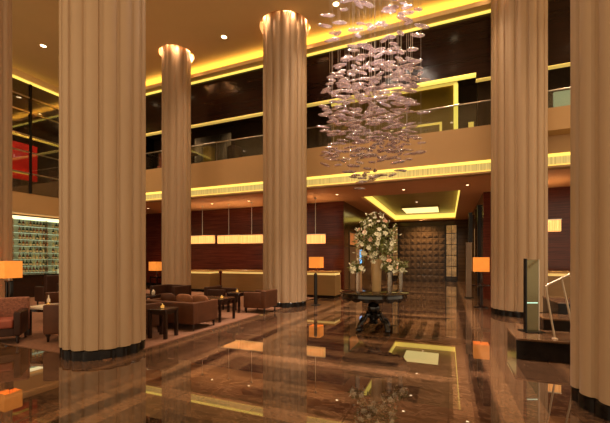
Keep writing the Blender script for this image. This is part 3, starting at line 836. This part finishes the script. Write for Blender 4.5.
while len(pts) < 430 and tries < 60000:
    tries += 1
    z = random.choices((random.uniform(3.08, 3.7), random.uniform(3.7, 5.55), random.uniform(5.55, 7.6)), (10, 72, 8))[0]
    z = round(z / .16) * .16 + random.uniform(-.055, .055)
    R = zrad(z); r = R * math.sqrt(random.random()); a = random.uniform(0, 2 * PI)
    p = Vector((r * math.cos(a), r * math.sin(a), z))
    if any(abs(q.z - p.z) < .085 and math.hypot(q.x - p.x, q.y - p.y) < .18 for q in pts): continue
    pts.append(p)
pts.sort(key=lambda p: p.y + .4 * p.x + p.z * .12)
rest = MB()
for i, p in enumerate(pts):
    me = random.choice(DISC); e = (random.gauss(0, .08), random.gauss(0, .08), random.gauss(.39, .55))
    if i < 100:
        o = link('glass_disc', me, ch, p); o.rotation_euler = e
    else:
        t_ = bmesh.new(); t_.from_mesh(me)
        from mathutils import Euler
        bmesh.ops.transform(t_, matrix=Matrix.Translation(p) @ Euler(e).to_matrix().to_4x4(), verts=t_.verts)
        rest.add(t_)
o = rest.build('glass_discs', M['chand'], ch, True); o['kind'] = 'stuff'
for i in range(60):
    p = pts[int(i * len(pts) / 60)]
    MB().tube([(p.x, p.y, p.z), (p.x, p.y, CEIL - .05)], .0022, 5).build('wire', M['wire'], ch)
for i in range(8):  # unseen spots added above to make the glass discs sparkle
    th = 2 * PI * i / 8
    l = bpy.data.lights.new('sparkle_spot', 'SPOT'); l.energy = 900; l.color = (1, .84, .74); l.spot_size = .9; l.spot_blend = .5; l.shadow_soft_size = .05
    o = bpy.data.objects.new('spot_lamp', l); COL.objects.link(o); o.parent = ch; o.location = (.8 * math.cos(th), .8 * math.sin(th), CEIL - .09)
lens = MB()
for i in range(8):
    th = 2 * PI * i / 8
    lens.lathe([(0, -.012), (.06, -.012), (.07, 0)], 14, (.8 * math.cos(th), .8 * math.sin(th), CEIL - .062))
lens.build('sparkle_lens', mat('sparkle_lamp', (1, .9, .8, 1), .5, emit=(1, .82, .66, 1), estr=200, var=.02), ch)  # glowing lenses added out of view for glints in the glass

# ------------------------------------------------------------------ right: steps, totem, rail
t = thing('staircase', 'dark stone stair platform with polished treads beside the right foreground column', 'stairs', (0, 0, 0))
for i, (x0, y0, y1, z1) in enumerate(((.94, 5.94, 6.78, .31), (1.46, 6.78, 7.36, .51), (1.80, 7.36, 8.4, .72))):
    st = MB().box(x0, y0, 0, 3.6, y1, z1 - .03).build('step', M['black_stone'], t)
    MB().box(x0 - .01, y0 - .01, z1 - .03, 3.6, y1, z1, .004, 1).build('tread', M['step_top'], st)
t = thing('display_totem', 'tall slim mirrored glass totem standing on the stair platform', 'totem', (1.25, 6.56, .31), math.radians(22))
MB().box(-.15, -.13, 0, .15, .13, .015, .004, 1).build('base_plate', M['black_metal'], t)
MB().box(-.09, -.02, .015, .10, .02, 1.165, .003, 1).build('mirror_panel', M['mirror_glass'], t)
MB().box(-.112, -.03, .015, -.09, .03, 1.18).build('edge_post', M['black_metal'], t)
MB().box(.10, -.025, .015, .11, .025, 1.165).build('edge_strip', M['steel'], t)
MB().box(-.088, -.026, .46, .085, -.02, .475).build('glint_line', M['teal_glint'], t)  # glowing line stands in for a teal glint on the mirror
t = thing('handrail', 'pale metal handrail on slanting posts rising from the stair platform', 'handrail', (1.45, 6.08, .31))
MB().tube([(-.115, 0, .76), (-.08, .02, .79), (.19, .03, .95), (.62, .04, 1.20)], .017, 10).build('top_rail', M['chrome'], t, True)
MB().tube([(0, 0, 0), (-.115, 0, .77)], .013, 10).build('post', M['chrome'], t, True)
MB().tube([(.25, .05, 0), (.20, .04, .3), (.09, .03, .88)], .013, 10).build('post', M['chrome'], t, True)
MB().lathe([(.04, 0), (.04, .012), (.02, .02)], 14).build('foot_plate', M['chrome'], t)

# lamp table between corridor and right column
t = thing('pedestal_table', 'dark pedestal table under the orange lamp left of the right hand columns', 'table', (.93, 11.75, 0))
MB().lathe([(.2, 0), (.2, .03), (.05, .06), (.045, .6), (.16, .66)], 20).build('pedestal', M['dark_wood'], t, True)
MB().lathe([(0, .66), (.26, .66), (.26, .69), (0, .69)], 28).build('table_top', M['dark_wood'], t)
table_lamp(.93, 11.75, .69, .42, .43, .40, 'square orange lamp on the dark pedestal table beside the corridor')
t = thing('display_pylon', 'grey stone pylon at the right mouth of the corridor', 'pylon', (.72, 14.3, 0))
MB().box(-.09, -.1, .04, .09, .1, 2.08, .008, 1).build('body', M['stone_grey'], t)
MB().box(-.16, -.13, 0, .16, .13, .04).build('base', M['black_stone'], t)
MB().box(.0, -.06, 2.08, .13, .06, 3.2).build('upper_panel', M['black_metal'], t)
t = thing('stanchion_post', 'dark slim bollard standing before the concierge desk', 'post', (-3.9, 10.3, 0))
MB().lathe([(.16, 0), (.16, .015), (.05, .03), (.05, .04)], 24).build('base', M['black_metal'], t, True)
MB().lathe([(.055, .04), (.055, .98), (.03, 1.02), (0, 1.03)], 20).build('post', M['black_metal'], t, True)
# kiosk and picture at the left corridor wall
t = thing('kiosk', 'beige kiosk with a bright blue screen at the left corridor wall', 'kiosk', (-3.93, 15.6, 0))
MB().box(-.15, -.5, 0, .15, .15, 2.0, .01, 1).build('body', M['beige_panel'], t)
MB().box(-.13, .17, 0, .12, .75, 1.15, .01, 1).build('stand', M['beige_panel'], t)
s_ = MB().box(-.10, .20, 1.2, .12, .75, 1.95, .01, 1).build('screen_housing', M['black_metal'], t)
MB().box(.12, .25, 1.25, .125, .70, 1.9).build('screen', M['screen'], s_)
MB().box(-.08, .18, 1.27, .10, .20, 1.9).build('side_screen', M['screen'], s_)
MB().box(-.05, .3, 1.15, .05, .6, 1.2).build('neck', M['black_metal'], t)
t = thing('framed_picture', 'orange picture in a dark frame on the left corridor wall', 'picture', (CLX, 15.9, 2.04))
MB().box(0, -.85, 0, .03, .85, .66, .006, 1).build('picture_frame', M['black_metal'], t)
MB().box(.03, -.79, .06, .036, .79, .60).build('picture_canvas', M['picture'], t)

# ------------------------------------------------------------------ mezzanine furnishings
def railing(x0, x1, label):
    t = thing('glass_railing', label, 'railing', (x0, YF + .1, 5.30))
    w = x1 - x0
    MB().box(0, -.008, 0, w, .008, .72).build('pane', M['pane'], t)
    MB().tube([(0, 0, .74), (w, 0, .74)], .022, 8).build('top_rail', M['steel'], t)
    for i in range(int(w / 2.4) + 1):
        MB().box(i * 2.4, -.012, 0, i * 2.4 + .02, .012, .72).build('clamp', M['steel'], t)
railing(XL, 2.0, 'glass balustrade with steel rail along the mezzanine edge left of the corridor')
railing(2.2, XR, 'glass balustrade along the mezzanine edge between the right hand columns')
cu = MB(); rows = [[], []]
for i in range(121):
    x = -11.75 + i * .018
    yy = 13.9 + .05 * math.sin(i * 1.1)
    rows[0].append((x, yy, 5.11)); rows[1].append((x, yy, 7.5))
cu.quadstrip(rows); cu = cu.build('curtain', M['curtain'], None, True)
sd = cu.modifiers.new('Solidify', 'SOLIDIFY'); sd.thickness = .012
tag(cu, 'sheer grey curtain hanging at the back of the mezzanine', 'curtain')
def mezz_chair(x, y, rz, label, m):
    t = thing('dining_chair', label, 'chair', (x, y, 5.1), rz)
    MB().box(-.3, -.3, .35, .3, .3, .48, .03, 2).build('seat', M[m], t, True)
    b = MB()
    rows = []
    for k in range(2):
        rr = .32 - k * .07
        for z in (.45, 1.0):
            rows.append([(rr * math.sin(a), -rr * math.cos(a), z + (.05 * math.cos(a) if z > .5 else 0)) for a in [(-1.5 + 3.0 * i / 16) for i in range(17)]])
    b.quadstrip([rows[0], rows[1], rows[3], rows[2], rows[0]]); b.build('backrest', M[m], t, True)
    for sx in (-1, 1):
        for sy in (-1, 1): MB().lathe([(.016, 0), (.025, .36)], 8, (sx * .24, sy * .24, 0)).build('leg', M['dark_wood'], t)
mezz_chair(-11.75, 12.0, .4, 'pinkish tub chair behind the mezzanine glass', 'red_fabric')
mezz_chair(-13.0, 11.95, 0, 'dark tub chair behind the mezzanine glass, next to the slim column', 'leather_dark')
mezz_chair(-9.3, 12.0, -.3, 'olive tub chair behind the mezzanine glass, next to the small table', 'olive')
mezz_chair(-8.3, 12.3, .3, 'dark tub chair behind the mezzanine glass, nearest the ringed column', 'leather_dark')
t = thing('small_table', 'small white topped table on the mezzanine behind the glass', 'table', (-10.35, 12.0, 5.1))
MB().lathe([(.2, 0), (.2, .02), (.03, .04), (.03, .93)], 16).build('pedestal', M['black_metal'], t, True)
MB().lathe([(0, .93), (.3, .93), (.3, .96), (0, .96)], 24).build('table_top', M['white_ceramic'], t)
t = thing('light_box', 'low glowing gold counter on the mezzanine right of the chandelier', 'counter', (-.8, 12.2, 5.1))
MB().box(-.6, -.15, 0, .6, .15, .75).build('body', M['olive'], t)
MB().box(-.62, -.17, .75, .62, .17, .82).build('lit_edge', M['gold_soft'], t)
MB().box(.55, -.165, 0, .62, -.15, .75).build('lit_side', M['gold_soft'], t)
wall('wall_mezzanine_glow', 2.98, 12.6, 4.85, 3.8, 12.7, 6.55, M['mint_glow'])

# ------------------------------------------------------------------ world, camera, view
w = bpy.data.worlds.new('World'); C.world = w; w.use_nodes = True
bg = w.node_tree.nodes['Background']; bg.inputs[0].default_value = (1.0, .77, .50, 1); bg.inputs[1].default_value = 1.5
cam = bpy.data.cameras.new('camera'); co = bpy.data.objects.new('camera', cam); COL.objects.link(co)
co.location = (0, 0, 1.5); co.rotation_euler = (PI / 2, 0, math.radians(22.5))
cam.sensor_width = 36; cam.lens = 345 / 610 * 36; cam.shift_y = 46.5 / 610; cam.clip_end = 200; cam.clip_start = .05
C.camera = co
C.view_settings.view_transform = 'Standard'; C.view_settings.look = 'None'; C.view_settings.gamma = 1
C.view_settings.exposure = 0.0
C.view_settings.use_curve_mapping = False
cy = C.cycles
cy.max_bounces = 8; cy.diffuse_bounces = 4; cy.glossy_bounces = 4; cy.transmission_bounces = 6; cy.transparent_max_bounces = 12
cy.sample_clamp_indirect = 4.0; cy.caustics_reflective = False; cy.caustics_refractive = False
cy.use_denoising = True
